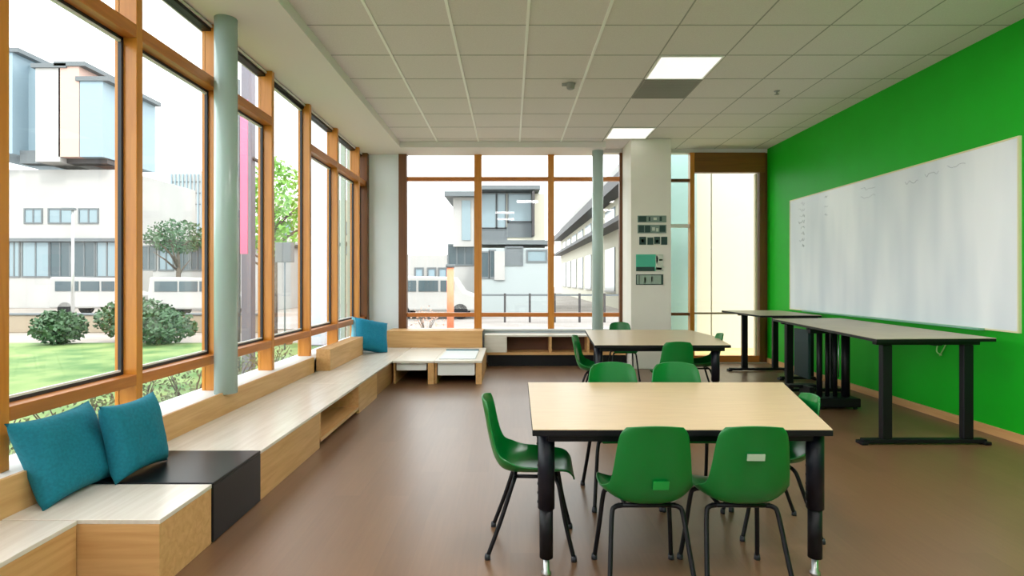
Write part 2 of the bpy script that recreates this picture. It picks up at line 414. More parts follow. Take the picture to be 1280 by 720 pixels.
# storage bench
t = thing('storage_bench', 'low open wooden storage bench with pale top running below the far window', 'storage bench', (0, 0, 0))
sx0, sx1, sy0, sy1 = -.44, 1.96, 9.74, YF-.07
obj('top_board', B(sx0, sx1, sy0, sy1, .50, .53), M_topx, t, .003)
obj('bottom_board', B(sx0, sx1, sy0, sy1, .19, .235), M_ply_x, t, .003)
obj('side_panel', B(sx0, sx0+.38, sy0, sy1, .235, .50), M_topx, t, .003, label='wide pale end panel')
for x in (.66, 1.30, sx1-.04):
    obj('divider', B(x, x+.04, sy0+.005, sy1, .235, .50), M_ply_y, t, .002)
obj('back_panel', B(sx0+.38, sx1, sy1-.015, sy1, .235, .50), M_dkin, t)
obj('plinth', B(sx0+.06, sx1, sy0+.04, sy1, 0, .19), M_black, t)

# ------------------------------------------------------------------ pillows
def pillow(label, loc, rot, s=.46, th=.085, m=M_teal, seed=0):
    bm = bmesh.new(); n = 22; grid = {}
    for side in (1, -1):
        for i in range(n+1):
            for j in range(n+1):
                u = i/n*2-1; v = j/n*2-1
                e = max(0, (1-u**4)*(1-v**4))
                h = th*(e**.55)*(1+.12*noise.noise(Vector((u*1.7, v*1.7, seed+side))))
                h += .006*noise.noise(Vector((u*6, v*5, seed)))*e
                k = 1-.12*(1-abs(v)**2)*abs(u)**3
                k2 = 1-.11*(1-abs(u)**2)*abs(v)**3
                p = Vector((u*k*s/2, side*h, v*k2*s/2))
                if side == -1 and (i in (0, n) or j in (0, n)): grid[side, i, j] = grid[1, i, j]
                else: grid[side, i, j] = bm.verts.new(p)
        for i in range(n):
            for j in range(n):
                f = bm.faces.new([grid[side, i, j], grid[side, i+1, j], grid[side, i+1, j+1], grid[side, i, j+1]]); f.smooth = True
    o = obj('throw_pillow', bm, m)
    o.location = loc; o.rotation_euler = rot
    return tag(o, label, 'pillow')
# local: pillow stands in xz, thickness along y
p_ = pillow('dark teal throw pillow leaning on the backrest nearest the camera', (-2.375, 3.09, .54), (-.42, .0, PI/2-.02), .55, .085, seed=1); p_.scale = (1, 1, .86)
pillow('teal throw pillow overlapping the first pillow beside the black block', (-2.20, 3.38, .55), (-.22, 0, PI/2-.06), .44, .085, seed=4)
pillow('bright blue throw pillow in the far corner of the bench', (-2.17, 9.0, .585), (-.5, .22, .62), .56, .12, seed=9,
       m=noisy('bright blue cotton', srgb(0, 118, 152), srgb(6, 130, 162), nscale=60, rough=.85))
pillow('pale blue throw pillow peeking from behind the bright blue one in the corner', (-2.42, 9.40, .62), (-.2, .2, .9), .44, .07, m=M_paleblue, seed=12)

# ------------------------------------------------------------------ chairs
def chair_shell():
    prof = [(.215, .405), (.205, .425), (.17, .440), (.08, .437), (-.03, .430), (-.12, .432), (-.175, .450), (-.212, .50), (-.232, .56), (-.25, .64), (-.265, .72), (-.277, .775), (-.286, .808)]
    wid = [.150, .180, .196, .212, .216, .214, .206, .194, .184, .174, .164, .152, .128]
    P = smooth_path([(0, a, b) for a, b in prof], 4)
    W = [w[1] for w in smooth_path([(0, w, 0) for w in wid], 4)]
    bm = bmesh.new(); n = 20; rows = []
    L = len(P)-1
    for i, (p, w) in enumerate(zip(P, W)):
        s = i/L
        row = []
        for k in range(n+1):
            u = k/n*2-1
            backness = min(1, max(0, (s-.42)/.22)); backness = backness*backness*(3-2*backness)
            x = u*w
            lift = (1-backness)*(.045*abs(u)**3.5*min(1, s*3.2) - .008*(1-u*u)*min(1, s*4))
            fwd = backness*(.036*abs(u)**2.6)
            lift0 = .012*max(0, (s-.85)/.15)*(1-u*u)
            mid = math.exp(-((s-.5)/.13)**2)
            lift += mid*.035*abs(u)**3
            row.append(bm.verts.new((x, p.y+fwd+mid*.02*abs(u)**3, p.z+lift+lift0)))
        rows.append(row)
    for i in range(L):
        for k in range(n):
            f = bm.faces.new([rows[i][k], rows[i][k+1], rows[i+1][k+1], rows[i+1][k]]); f.smooth = True
    return bm

def make_chair(label, group):
    t = thing('school_chair', label, 'chair', (0, 0, 0), 0, group)
    sh = obj('seat_shell', chair_shell(), M_chair, t)
    md = sh.modifiers.new('solid', 'SOLIDIFY'); md.thickness = .009; md.offset = -1
    md = sh.modifiers.new('bev', 'BEVEL'); md.width = .003; md.segments = 2; md.limit_method = 'ANGLE'
    # under-seat frame
    bm = bmesh.new()
    for y in (.125, -.095):
        tube(bm, [(-.135, y, .403), (.135, y, .403)], .011)
    for x in (-.10, .10):
        tube(bm, [(x, .125, .403), (x, -.095, .403)], .010)
    obj('seat_frame', bm, M_black, t)
    for sx in (-1, 1):
        for y0, y1, yy in ((.125, .215, 1), (-.095, -.235, -1)):
            pts = smooth_path([(sx*.115, y0, .403), (sx*.150, y0+yy*.004, .396), (sx*.166, y0+yy*.016, .365), (sx*.182, (y0+y1)/2, .20), (sx*.200, y1, .012)], 5)
            lg = obj('leg', tube(bmesh.new(), pts, .0115, 10), M_black, t)
            obj('glide', tube(bmesh.new(), [(sx*.1995, y1-.001*yy, .028), (sx*.201, y1, .012), (sx*.201, y1, 0)], [.014, .0155, .0155], 10), M_gasket, lg)
    return t
G1 = 'green school chairs around the front table'; G2 = 'green school chairs around the far table'
proto = make_chair('green plastic school chair at the left end of the front table, facing right', G1)
used = [False]
def chair(x, y, rz, label, group, scale=1):
    c = copy_tree(proto) if used[0] else proto
    used[0] = True
    c.location = (x, y, 0); c.rotation_euler = (0, 0, rz); c.scale = (scale,)*3
    c['label'] = label; c['group'] = group
    return c
# chair local +y is forward
chair(.125, 3.20, -PI/2-.05, 'green plastic school chair at the left end of the front table, facing right', G1)
cB = chair(.64, 2.80, .0, 'left of two green chairs before the front table, small green tag low on back', G1)
cC = chair(1.085, 2.80, -.02, 'green chair with a pale label high on its back, before the front table', G1)
chair(1.52, 3.40, PI/2-.08, 'green school chair tucked in at the right end of the front table, facing left', G1, .96)
chair(.735, 3.86, PI+.03, 'left green chair behind the front table, only its top showing above the tabletop', G1, 1.06)
chair(1.18, 3.86, PI, 'right green chair behind the front table, only its top showing above the tabletop', G1, 1.06)
chair(.99, 6.62, -PI/2-.30, 'green school chair turned at the left end of the far table', G2)
chair(1.75, 6.26, 0, 'green school chair seen from behind at the front edge of the far table', G2, 1.0)
chair(1.66, 8.50, PI, 'green school chair behind the far table with only its rounded top above it', G2, 1.0)
chair(2.28, 6.98, PI/2-.1, 'green school chair at the right end of the far table behind its corner leg', G2)
# tags on the two front chairs
bm = B(-.022, .022, -.2585, -.2535, .585, .605)
lab = mat('pale chair label', srgb(170, 190, 165), .4)
def back_tag(c, x0, x1, z0, z1, m, nm):
    def yb(z):
        import bisect
        zs = [.50, .56, .64, .72, .79]; ys = [-.212, -.232, -.25, -.265, -.278]
        for i in range(4):
            if z <= zs[i+1]: return ys[i]+(ys[i+1]-ys[i])*(z-zs[i])/(zs[i+1]-zs[i])
        return ys[-1]
    bm = bmesh.new(); v = []
    for off in (-.016, -.008):
        for (x, z) in ((x0, z0), (x1, z0), (x1, z1), (x0, z1)): v.append(bm.verts.new((x, yb(z)+off, z)))
    for f in ((0, 1, 2, 3), (7, 6, 5, 4), (0, 4, 5, 1), (1, 5, 6, 2), (2, 6, 7, 3), (3, 7, 4, 0)): bm.faces.new([v[i] for i in f])
    return obj(nm, bm, m, c)
back_tag(cC, -.038, .038, .665, .695, lab, 'label')
back_tag(cB, -.005, .065, .525, .565, mat('light green tag', srgb(20, 150, 60), .4), 'label')

# ------------------------------------------------------------------ tables
def table(label, poly, legs, z=.746, group=None, ap=.04, legr=.042):
    t = thing('activity_table', label, 'table', (0, 0, 0), 0, group)
    obj('tabletop', prism(bmesh.new(), poly, z-.004, z), M_table, t, .0015)
    c = Vector((sum(p[0] for p in poly)/len(poly), sum(p[1] for p in poly)/len(poly)))
    obj('edge_band', prism(bmesh.new(), [(c.x+(x-c.x)*1.002, c.y+(y-c.y)*1.002) for x, y in poly], z-.032, z-.004), M_black, t, .003)
    inn = [Vector((x, y))+(c-Vector((x, y))).normalized()*.10 for x, y in poly]
    bm = bmesh.new(); n = len(inn)
    for i in range(n):
        a, b = inn[i], inn[(i+1) % n]; d = (b-a).normalized(); nn = Vector((-d.y, d.x))*.012
        q = [a-nn, b-nn, b+nn, a+nn]; prism(bm, [(p.x, p.y) for p in q], z-.032-ap, z-.032)
    obj('apron', bm, M_black, t)
    for x, y in legs:
        lg = obj('leg', tube(bmesh.new(), [(x, y, .33), (x, y, z-.03)], legr, 20), M_navy, t)
        obj('leg_insert', tube(bmesh.new(), [(x, y, .085), (x, y, .335)], legr*.80, 20), M_black, lg)
        obj('foot', lathe(bmesh.new(), [(.024, 0), (.026, .01), (.016, .02), (.015, .09)], (x, y, 0)), M_chrome, lg)
        bm = bmesh.new()
        for k in range(5): tube(bm, [(x-legr*.98, y, .36+k*.045), (x-legr*1.06, y, .36+k*.045)], .007, 8)
        obj('height_pin', bm, M_gasket, lg)
    return t
table('large beige topped activity table with dark legs in front, narrowing toward the camera side',
      [(.107, 2.75), (1.54, 2.75), (1.90, 4.02), (.123, 4.02)], [(.178, 2.86), (1.512, 2.86), (1.74, 3.88), (.22, 3.88)])
table('beige topped activity table farther back before the far window',
      [(.925, 6.32), (2.42, 6.32), (2.60, 7.35), (2.56, 8.25), (1.07, 8.25)], [(.99, 6.46), (2.30, 6.46), (2.44, 8.0), (1.20, 8.0)], ap=.045, legr=.045)

# standing desks
def desk(label, poly, frames, z=.95, n=''):
    t = thing('standing_desk', label, 'desk', (0, 0, 0), 0, 'tall black framed desks along the green wall')
    obj('desktop', prism(bmesh.new(), poly, z-.006, z), M_desk, t, .001)
    obj('edge_band', prism(bmesh.new(), poly, z-.032, z-.006), M_black, t, .003)
    for (y, xa, xb, fa, fb) in frames:
        for x in (xa, xb):
            obj('leg', B(x-.045, x+.045, y-.03, y+.03, .05, z-.065), M_black, t, .008)
        bm = bmesh.new(); box(bm, fa, fb, y-.035, y+.035, .012, .05)
        for e in (fa, fb): box(bm, e-.03, e+.03, y-.05, y+.05, 0, .03)
        obj('foot_bar', bm, M_black, t, .006)
        obj('top_rail', B(xa-.10, xb+.10, y-.03, y+.03, z-.065, z-.032), M_black, t, .003)
    ys = [f[0] for f in frames]; xm = sum(f[1]+f[2] for f in frames)/len(frames)/2
    obj('crossbar', B(xm-.04, xm+.04, min(ys), max(ys), z-.075, z-.045), M_black, t)
    return t
desk('long tall desk nearest on the green wall below the whiteboard, grey top and black frame',
     [(3.18, 5.0), (4.27, 5.06), (4.42, 7.72), (3.47, 7.62)], [(5.13, 3.34, 4.06, 3.13, 4.22), (7.5, 3.63, 4.2, 3.45, 4.34)])
desk('farther tall desk in the corner by the glass door, grey top and black frame',
     [(3.58, 8.25), (4.46, 8.25), (4.46, 9.6), (3.52, 9.6)], [(9.25, 3.76, 4.25, 3.52, 4.42), (8.42, 4.06, 4.38, 3.95, 4.45)], z=.955)
# rack under the near desk
t = thing('folded_stand', 'black folded stand of upright bars with a dark green panel under the near desk', 'stand', (0, 0, 0))
obj('side_panel', B(3.42, 3.455, 6.62, 6.95, .32, .88), mat('dark green board', srgb(10, 40, 42), .5), t, .004)
bm = bmesh.new()
obj('shoe', B(3.28, 3.62, 6.78, 6.90, .19, .225), M_black, t, .008)
for x, r_ in ((3.54, .03), (3.63, .022), (3.72, .024), (3.84, .045)):
    obj('upright_bar', tube(bmesh.new(), [(x, 6.60, .10), (x, 6.60, .86)], r_, 12), M_black, t)
obj('base', B(3.46, 3.93, 6.45, 6.80, .03, .13), M_black, t, .012)
obj('top_bar', B(3.42, 3.92, 6.57, 6.66, .85, .895), M_black, t, .006)
for x in (3.50, 3.89):
    for y in (6.5, 6.75):
        w_ = obj('castor', tube(bmesh.new(), [(x-.012, y, .025), (x+.012, y, .025)], .025, 14), M_gasket, t)
obj('shoe_bracket', B(3.44, 3.50, 6.62, 6.86, .10, .225), M_black, t, .004)
obj('silver_strut', tube(bmesh.new(), [(3.74, 6.565, .35), (3.74, 6.565, .84)], .007, 8), M_chrome, t)

# ------------------------------------------------------------------ whiteboard
t = thing('whiteboard', 'large whiteboard with faint marks mounted on the green wall', 'whiteboard', (XR, 7.24, 1.0))
yy0, yy1, hh = -2.10, 2.08, 1.73
obj('writing_surface', B(-.022, -.004, yy0, yy1, 0, hh), M_board, t)
bm = bmesh.new()
box(bm, -.028, 0, yy0-.015, yy1+.015, hh, hh+.015); box(bm, -.028, 0, yy0-.015, yy1+.015, -.015, 0)
box(bm, -.028, 0, yy0-.015, yy0, 0, hh); box(bm, -.028, 0, yy1, yy1+.015, 0, hh)
obj('frame', bm, mat('pale board frame', srgb(216, 214, 170), .4), t)
obj('pen_tray', B(-.09, -.028, yy0+.35, yy1-.5, -.02, .0), mat('teal grey tray', srgb(120, 175, 150), .35), t, .004)
# handwriting traces (faded scribble)
bm = bmesh.new(); rnd = random.Random(3)
def scrib(y, z, w, h, n):
    pts = [(-.0232, y+w*(k/n)+rnd.uniform(-.01, .01), z+rnd.uniform(-h, h)) for k in range(n+1)]
    tube(bm, smooth_path(pts, 3), .0022, 4)
for z in (1.64, 1.55, 1.45, 1.36, 1.27, 1.18, 1.08, .99): scrib(1.62, z, rnd.uniform(.10, .2), .028, 7)
for z in (1.66, 1.52, 1.40): scrib(.98, z, .08, .02, 5)
for z in (1.62, 1.52): scrib(-.10, z, .30, .02, 8)
scrib(-.85, 1.56, .22, .03, 6); scrib(-1.15, 1.60, .2, .02, 6); scrib(-1.5, 1.63, .22, .02, 6)
obj('pen_marks', bm, mat('faded pen grey', srgb(168, 176, 186), .6), t)

# wall hook cable and socket
o = obj('wall_cable', tube(bmesh.new(), smooth_path([(XR-.004, 6.10, .66), (XR-.02, 6.05, .70), (XR-.02, 5.98, .82), (XR-.02, 6.02, .86), (XR-.02, 6.1, .78), (XR-.02, 6.12, .70), (XR-.02, 6.05, .67)], 6), .006, 8), mat('pale green cable', srgb(150, 200, 120), .5))
tag(o, 'small loop of pale cable on the green wall under the near desk', 'cable')
t = thing('wall_socket', 'small grey socket box low on the green wall at the right edge of the photo', 'socket', (XR-.02, 4.66, .02))
obj('box', B(-.05, 0, -.06, .06, .0, .12), mat('socket grey', srgb(90, 100, 116), .4), t, .004)
obj('cover_plate', B(-.055, -.05, -.05, .05, .01, .11), mat('socket light', srgb(150, 165, 180), .4), t)

# ------------------------------------------------------------------ outside
M_lawn = noisy('lawn', srgb(66, 104, 48), srgb(124, 142, 84), nscale=1.2, rough=.9, detail=8)
M_pave = noisy('pale paving', (.25, .215, .19), (.33, .29, .26), nscale=.6, rough=.9)
M_walk = noisy('concrete', (.36, .36, .34), (.42, .42, .40), nscale=2, rough=.9)
M_bw = noisy('white render facade', (.37, .36, .35), (.42, .41, .40), nscale=.4, rough=.8)
M_bc = mat('cream render facade', srgb(196, 192, 176), .8)
M_bb = mat('pale blue cladding', srgb(136, 156, 168), .5)
M_bp = mat('pale pink cladding', srgb(196, 160, 148), .6)
M_bg = mat('grey cladding', srgb(98, 104, 108), .6)
M_bwin = mat('facade window glass', srgb(66, 80, 86), .15)
M_bwl = mat('light facade window glass', srgb(126, 144, 152), .15)
M_roofd = mat('dark roof edge', srgb(62, 58, 60), .6)
M_bark = noisy('bark', srgb(86, 74, 66), srgb(116, 102, 90), nscale=12, rough=.9)
M_leafd = mat('dark green leaves', srgb(58, 88, 56), .6)
M_leafl = mat('light green leaves', srgb(120, 168, 70), .6)
M_twig = mat('brown green twigs', srgb(120, 126, 92), .8)
struct('ground', B(-90, 60, -20, 130, -.30, -.20), M_pave)
struct('lawn', B(-22, XL-1.2, -3, 14.5, -.20, -.12), M_lawn)
struct('path', B(XL-1.2, XL-.15, -3, 16, -.20, -.10), M_walk)
struct('road', B(-40, 40, 19, 26, -.20, -.16), noisy('road surface', (.25, .22, .205), (.30, .27, .255), nscale=.8, rough=.9))
struct('terrace', B(2.3, 9, YF+.2, 16, -.20, -.02), noisy('yellowish deck', srgb(216, 186, 120), srgb(226, 196, 134), nscale=2, rough=.7))

def building(label, x0, x1, y0, y1, h, wall, cat='building', name='building'):
    t = thing(name, label, cat, ((x0+x1)/2, (y0+y1)/2, -.2))
    w = (x1-x0)/2; d = (y1-y0)/2
    obj('wall', B(-w, w, -d, d, 0, h), wall, t, .02)
    return t, w, d
def fwin(t, d, x0, x1, z0, z1, m=None, bars=1, face='y'):
    """window on the facade facing the room"""
    bm = bmesh.new()
    box(bm, x0-.08, x1+.08, -d-.06, -d+.02, z0-.08, z0); box(bm, x0-.08, x1+.08, -d-.06, -d+.02, z1, z1+.08)
    box(bm, x0-.08, x0, -d-.06, -d+.02, z0, z1); box(bm, x1, x1+.08, -d-.06, -d+.02, z0, z1)
    for k in range(1, bars+1):
        xx = x0+(x1-x0)*k/(bars+1); box(bm, xx-.04, xx+.04, -d-.05, -d+.02, z0, z1)
    f = obj('window', bm, M_bw if m is None else M_bg, t)
    obj('pane', B(x0, x1, -d-.02, -d+.01, z0, z1), m or M_bwin, f)
# left building far behind lawn, Y=34, px 10..150
k = 34/720
def X(px, Y=34): return (px-638)*Y/720
def Z(py, Y=34): return CAMH-(py-350)*Y/720
def bl(px0, px1, py0, py1, Y, d): return (X(px0, Y), X(px1, Y), Z(py1, Y), Z(py0, Y))
t, w, d = building('long white two storey building beyond the lawn with projecting bays', X(-60), X(152), 34, 42, Z(212)+.2, M_bw)
cx = (X(-60)+X(152))/2
def L_(px): return X(px)-cx
def H_(py): return Z(py)+.2
for a, b in ((12, 24), (29, 61), (64, 87), (93, 118), (122, 146)):
    fwin(t, d, L_(a), L_(b), H_(345), H_(303), M_bwin if a in (64, 93) else M_bwl, 1)
for a, b in ((32, 52), (62, 90), (100, 122)):
    fwin(t, d, L_(a), L_(b), H_(278), H_(262), M_bwl, 1)
obj('ground_floor_band', B(-w, w, -d-.25, -d, H_(302), H_(298)), M_bg, t)
obj('door', B(L_(91), L_(118), -d-.05, -d, H_(372), H_(345)), M_bb, t)
for a, b, c, e, m in ((-20, 32, 196, 73, M_bb), (60, 90, 206, 92, M_bw), (88, 113, 200, 90, M_bp), (114, 142, 200, 108, M_bb)):
    p = obj('projecting_bay', B(L_(a), L_(b), -d-.9, -d+4, H_(c), H_(e)), m, t)
    obj('bay_cap', B(L_(a)-.2, L_(b)+.4, -d-1.0, -d+4, H_(e), H_(e)+.25), M_bg, p)
obj('recess', B(L_(32), L_(60), -d+.2, -d+3.5, H_(200), H_(80)), M_bb, t)
for a, b in ((32, 60), (90, 140)):
    obj('roof_terrace', B(L_(a), L_(b), -d-.4, -d+.3, H_(206), H_(190)), M_roofd if a > 60 else M_bg, t)
# distant tower
t, w, d = building('pale distant tower block with vertical fins above the hedge', X(213, 80), X(256, 80), 80, 88, Z(214, 80)+.2, M_bw)
for kx in range(9): obj('fin', B(-w+kx*2*w/9+.1, -w+kx*2*w/9+.28, -d-.2, -d, 4, Z(216, 80)), M_bb, t)
for zz in (226, 240, 254): obj('floor_band', B(-w, w, -d-.1, -d, Z(zz, 80), Z(zz-1, 80)), M_bg, t)
# low building with hedge behind bay 2
t, w, d = building('low grey white pavilion across the road', X(176, 30), X(330, 30), 31, 36, Z(296, 30)+.2, M_bw)
for a, b in ((178, 194), (200, 216), (222, 236), (240, 254)):
    c0 = (X(176, 30)+X(330, 30))/2
    fwin(t, d, X(a, 31)-c0, X(b, 31)-c0, Z(332, 31), Z(304, 31), M_bwin if a != 200 else M_bwl, 1)
obj('eave', B(-w-.2, w+.2, -d-.5, d, Z(300, 31), Z(297, 31)), M_roofd, t)
# building seen between later mullions
t, w, d = building('tall cream building seen between the last mullions', X(330, 40), X(470, 40), 40, 48, Z(250, 40)+.2, M_bc)
c0 = (X(330, 40)+X(470, 40))/2
for r in (300, 275):
    for a in range(338, 440, 18): fwin(t, d, X(a, 40)-c0, X(a+10, 40)-c0, Z(r+14, 40), Z(r, 40), M_bwl, 0)
# far window: central building Y=30
Y = 30
t, w, d = building('white modern house with big framed upper window across the street', X(476, Y), X(600, Y), 30.5, 38, Z(318, Y)+.2, M_bw)
c0 = (X(476, Y)+X(600, Y))/2
f = lambda px: X(px, Y)-c0
h = lambda py: Z(py, Y)+.2
fwin(t, d, f(560), f(590), h(330), h(306), M_bwin, 2)
for a in (518, 534, 548): fwin(t, d, f(a), f(a+8), h(350), h(336), M_bb, 0)
obj('upper_volume', B(f(566), f(592), -d-.3, d, h(308), h(246)), M_bw, t)
obj('roof_slab', B(f(556), f(600), -d-.8, d, h(246), h(240)), M_bg, t)
obj('glazed_strip', B(f(577), f(588), -d-.35, -d-.3, h(300), h(250)), M_bwl, t)
t, w, d = building('pale blue glazed house with wide grey roof edge in the middle of the far window', X(598, Y), X(682, Y), 30.5, 38, Z(240, Y)+.2, M_bc)
c0 = (X(598, Y)+X(682, Y))/2
obj('roof_slab', B(-w-.1, w-.3, -d-.9, d, h(238), h(233)), M_bg, t)
for a, b, c, e, m in ((600, 619, 284, 241, M_bwl), (622, 631, 284, 241, M_bwl), (636, 664, 276, 241, M_bwl), (636, 664, 294, 277, M_bg), (600, 632, 300, 285, M_bg)):
    fwin(t, d, f(a), f(b), h(c), h(e), m, 0)
obj('corner_post', B(f(665), f(668), -d-.9, -d, h(295), h(240)), M_roofd, t)
obj('terrace_slab', B(f(598)-.0, f(690), -d-2.2, -d, h(308), h(303)), M_bg, t)
t, w, d = building('grey ground floor wing with dark openings behind the balcony', X(598, 28.3), X(692, 28.3), 28.3, 30.4, Z(310, 28.3)+.2, mat('pale grey cladding', srgb(156, 164, 166), .6))
c0 = (X(598, 28.3)+X(692, 28.3))/2
g = lambda px: X(px, 28.3)-c0
hh_ = lambda py: Z(py, 28.3)+.2
for a, b, c, e, m in ((602, 610, 346, 316, M_bwin), (613, 618, 346, 314, M_bwin), (633, 652, 330, 310, M_bg), (660, 682, 326, 314, M_bwl)):
    fwin(t, d, g(a), g(b), hh_(c), hh_(e), m, 0)
obj('white_wall_panel', B(g(618), g(631), -d-.1, -d, hh_(350), hh_(314)), M_bw, t)
# fence and railings in front
t = thing('street_railing', 'grey metal railing along the street seen through the far window', 'railing', (0, 22, -.2))
obj('rail', B(-1.2, 4.6, -.03, .03, 1.05, 1.12), M_bg, t)
obj('lower_rail', B(-1.2, 4.6, -.03, .03, .30, .37), M_bg, t)
for kx in range(7): obj('post', B(-1.2+kx*.95, -1.12+kx*.95, -.04, .04, 0, 1.15), M_roofd, t)
# right building with receding roof bands (x = 6)
t = thing('building', 'white building at right of the far window with dark sloping-looking roof bands', 'building', (6.2, 45, -.2))
obj('wall', B(0, 8, -18, 26, 0, 6.6), M_bc, t)
for z0, z1 in ((6.4, 7.0), (4.6, 4.85)):
    obj('roof_band', B(-.9, 8, -18.5, 26, z0, z1), M_roofd, t)
obj('parapet', B(-.1, 8, -18, 26, 7.0, 8.2), M_bw, t)
for ky in range(8):
    f_ = obj('window', B(-.06, .02, -16+ky*5, -12.6+ky*5, 1.0, 3.6), M_bwin, t)
    obj('sill', B(-.12, .02, -16.1+ky*5, -12.5+ky*5, .9, 1.0), M_bw, f_)
    f_ = obj('window', B(-.06, .02, -16+ky*5, -12.6+ky*5, 5.0, 6.0), M_bwl, t)
# cream wall outside door
t = thing('garden_wall', 'tall cream panelled wall outside the glass door', 'wall', (0, 12.6, -.2))
obj('panel', B(3.35, 4.38, -.02, .12, 0, 5.6), M_bc, t, .01)
obj('panel', B(4.40, 9.5, -.02, .12, 0, 5.6), M_bc, t, .01)
obj('joint', B(3.35, 9.5, .0, .10, 2.32, 2.345), M_bg, t)
t = thing('glass_screen', 'greenish glass screen outside the narrow window', 'screen', (0, 12.2, -.2))
obj('pane', B(3.02, 3.95, -.01, .01, .1, 5.4), mat('frosted green glass', srgb(160, 178, 176), .3), t)
obj('rail', B(3.0, 3.97, -.03, .03, .05, .1), M_alu, t)
for zz in (4.9, 5.2, 5.38): obj('clip', B(3.5, 3.9, -.04, -.01, zz, zz+.03), M_bg, t)

# orange post, sign etc. outside the far window
t = thing('bollard_post', 'orange pink post outside the left far window pane', 'post', (X(563, 18), 18, -.2))
obj('post', tube(bmesh.new(), [(0, 0, 0), (0, 0, 2.05)], .11, 16), mat('orange post', srgb(236, 140, 104), .5), t)
obj('cap', tube(bmesh.new(), [(0, 0, 2.05), (0, 0, 2.15)], .14, 16), M_bg, t)
t = thing('parked_van', 'white van with dark windows parked across the street behind the orange post', 'van', (X(540, 24), 24.5, -.16))
prof = [(-1.9, .35), (1.9, .35), (1.95, .95), (1.35, 1.15), (.95, 1.75), (-1.85, 1.80), (-1.95, 1.0)]
bm = bmesh.new(); lo = [bm.verts.new((x, -.85, z)) for x, z in prof]; hi = [bm.verts.new((x, .85, z)) for x, z in prof]
bm.faces.new(lo); bm.faces.new(hi[::-1])
for i in range(len(prof)): bm.faces.new([lo[i], hi[i], hi[(i+1) % 7], lo[(i+1) % 7]])
obj('body', bm, M_bw, t, .08)
for a, b in ((-1.6, -.6), (-.5, .3), (.4, .95)): obj('side_window', B(a, b, -.88, -.84, 1.15, 1.6), M_bwin, t)
for x in (-1.2, 1.2):
    for y in (-.75, .75): obj('wheel', tube(bmesh.new(), [(x, y-.1, .32), (x, y+.1, .32)], .32, 20), M_black, t)
t2 = copy_tree(t); t2.location = (X(120, 27), 27.5, -.2); t2.rotation_euler = (0, 0, .1); t2['label'] = 'white van parked far left in front of the long white building'
t2 = copy_tree(t); t2.location = (X(228, 25), 26.5, -.2); t2['label'] = 'white van parked before the low pavilion across the lawn'

# outside the left: banner pole, dark post, sign board
t = thing('banner_pole', 'pink and white banner on a pole just outside behind the indoor pipe column', 'banner', (X(298, 8.6), 8.6, -.15))
obj('pole', tube(bmesh.new(), [(0, 0, 0), (0, 0, 4.6)], .03, 10), M_bg, t)
obj('banner', B(.03, .14, -.01, .01, 2.0, 4.3), mat('pink banner', srgb(232, 120, 156), .6), t)
t = thing('steel_post', 'dark purple grey steel post outside beside the banner', 'post', (X(310.5, 9.5), 9.5, -.15))
obj('shaft', B(-.085, .085, -.08, .08, 0, 5.2), mat('purple grey steel', srgb(118, 112, 124), .5), t, .01)
obj('base_plate', B(-.14, .14, -.14, .14, 0, .03), M_bg, t)
obj('bracket', tube(bmesh.new(), [(-.3, 0, 3.85), (.35, 0, 3.45)], .03, 8), M_roofd, t)
t = thing('notice_board', 'grey notice board on a thin stand outside the fourth window bay', 'sign', (X(356, 13), 13, -.2))
obj('board', B(-.21, .21, -.03, .03, Z(328, 13)+.2, Z(303, 13)+.2), mat('slate board', srgb(112, 112, 116), .6), t, .01)
obj('pole', tube(bmesh.new(), [(0, 0, 0), (0, 0, Z(328, 13)+.25)], .02, 8), M_bg, t)
t = thing('planter', 'orange planter with a small dark plant outside', 'planter', (X(352, 14), 14.2, -.2))
obj('pot', lathe(bmesh.new(), [(.14, 0), (.22, .22), (.24, .25)]), mat('orange pot', srgb(226, 130, 90), .6), t)
t = thing('outdoor_column', 'pale lavender square column outside the fifth window bay', 'column', (X(400, 14), 14, -.2))
obj('shaft', B(-.16, .16, -.16, .16, .1, 5.6), mat('lavender render', srgb(202, 202, 218), .7), t, .01)
obj('base', B(-.2, .2, -.2, .2, 0, .1), M_bg, t)
t = thing('screen_panel', 'grey green louvred screen outside the last window bay', 'screen', (X(434, 16), 16, -.2))
for kx in range(4): obj('louvre', B(-.35+kx*.18, -.22+kx*.18, -.06, .06, 0, 5.6), mat('grey green louvre %d' % kx, srgb(140, 150, 138), .6), t, .01)
obj('rail', B(-.37, .35, .06, .1, 2.6, 2.7), M_bg, t)

t = thing('street_wall', 'low beige street wall beyond the lawn and shrubs', 'wall', (-15, 18.2, -.2))
obj('wall_panel', B(-12, 7.5, -.1, .1, 0, .55), mat('beige block', srgb(150, 136, 118), .8), t, .02)
obj('coping', B(-12.05, 7.55, -.14, .14, .55, .61), M_bg, t, .01)
t = thing('lamp_post', 'thin white lamp post in front of the long white building', 'lamp post', (X(91, 20), 20, -.2))
obj('pole', tube(bmesh.new(), [(0, 0, 0), (0, 0, 4.1)], [.06, .04], 10), M_alu, t)
obj('lamp_head', B(-.35, .08, -.07, .07, 4.08, 4.16), M_bg, t, .01)
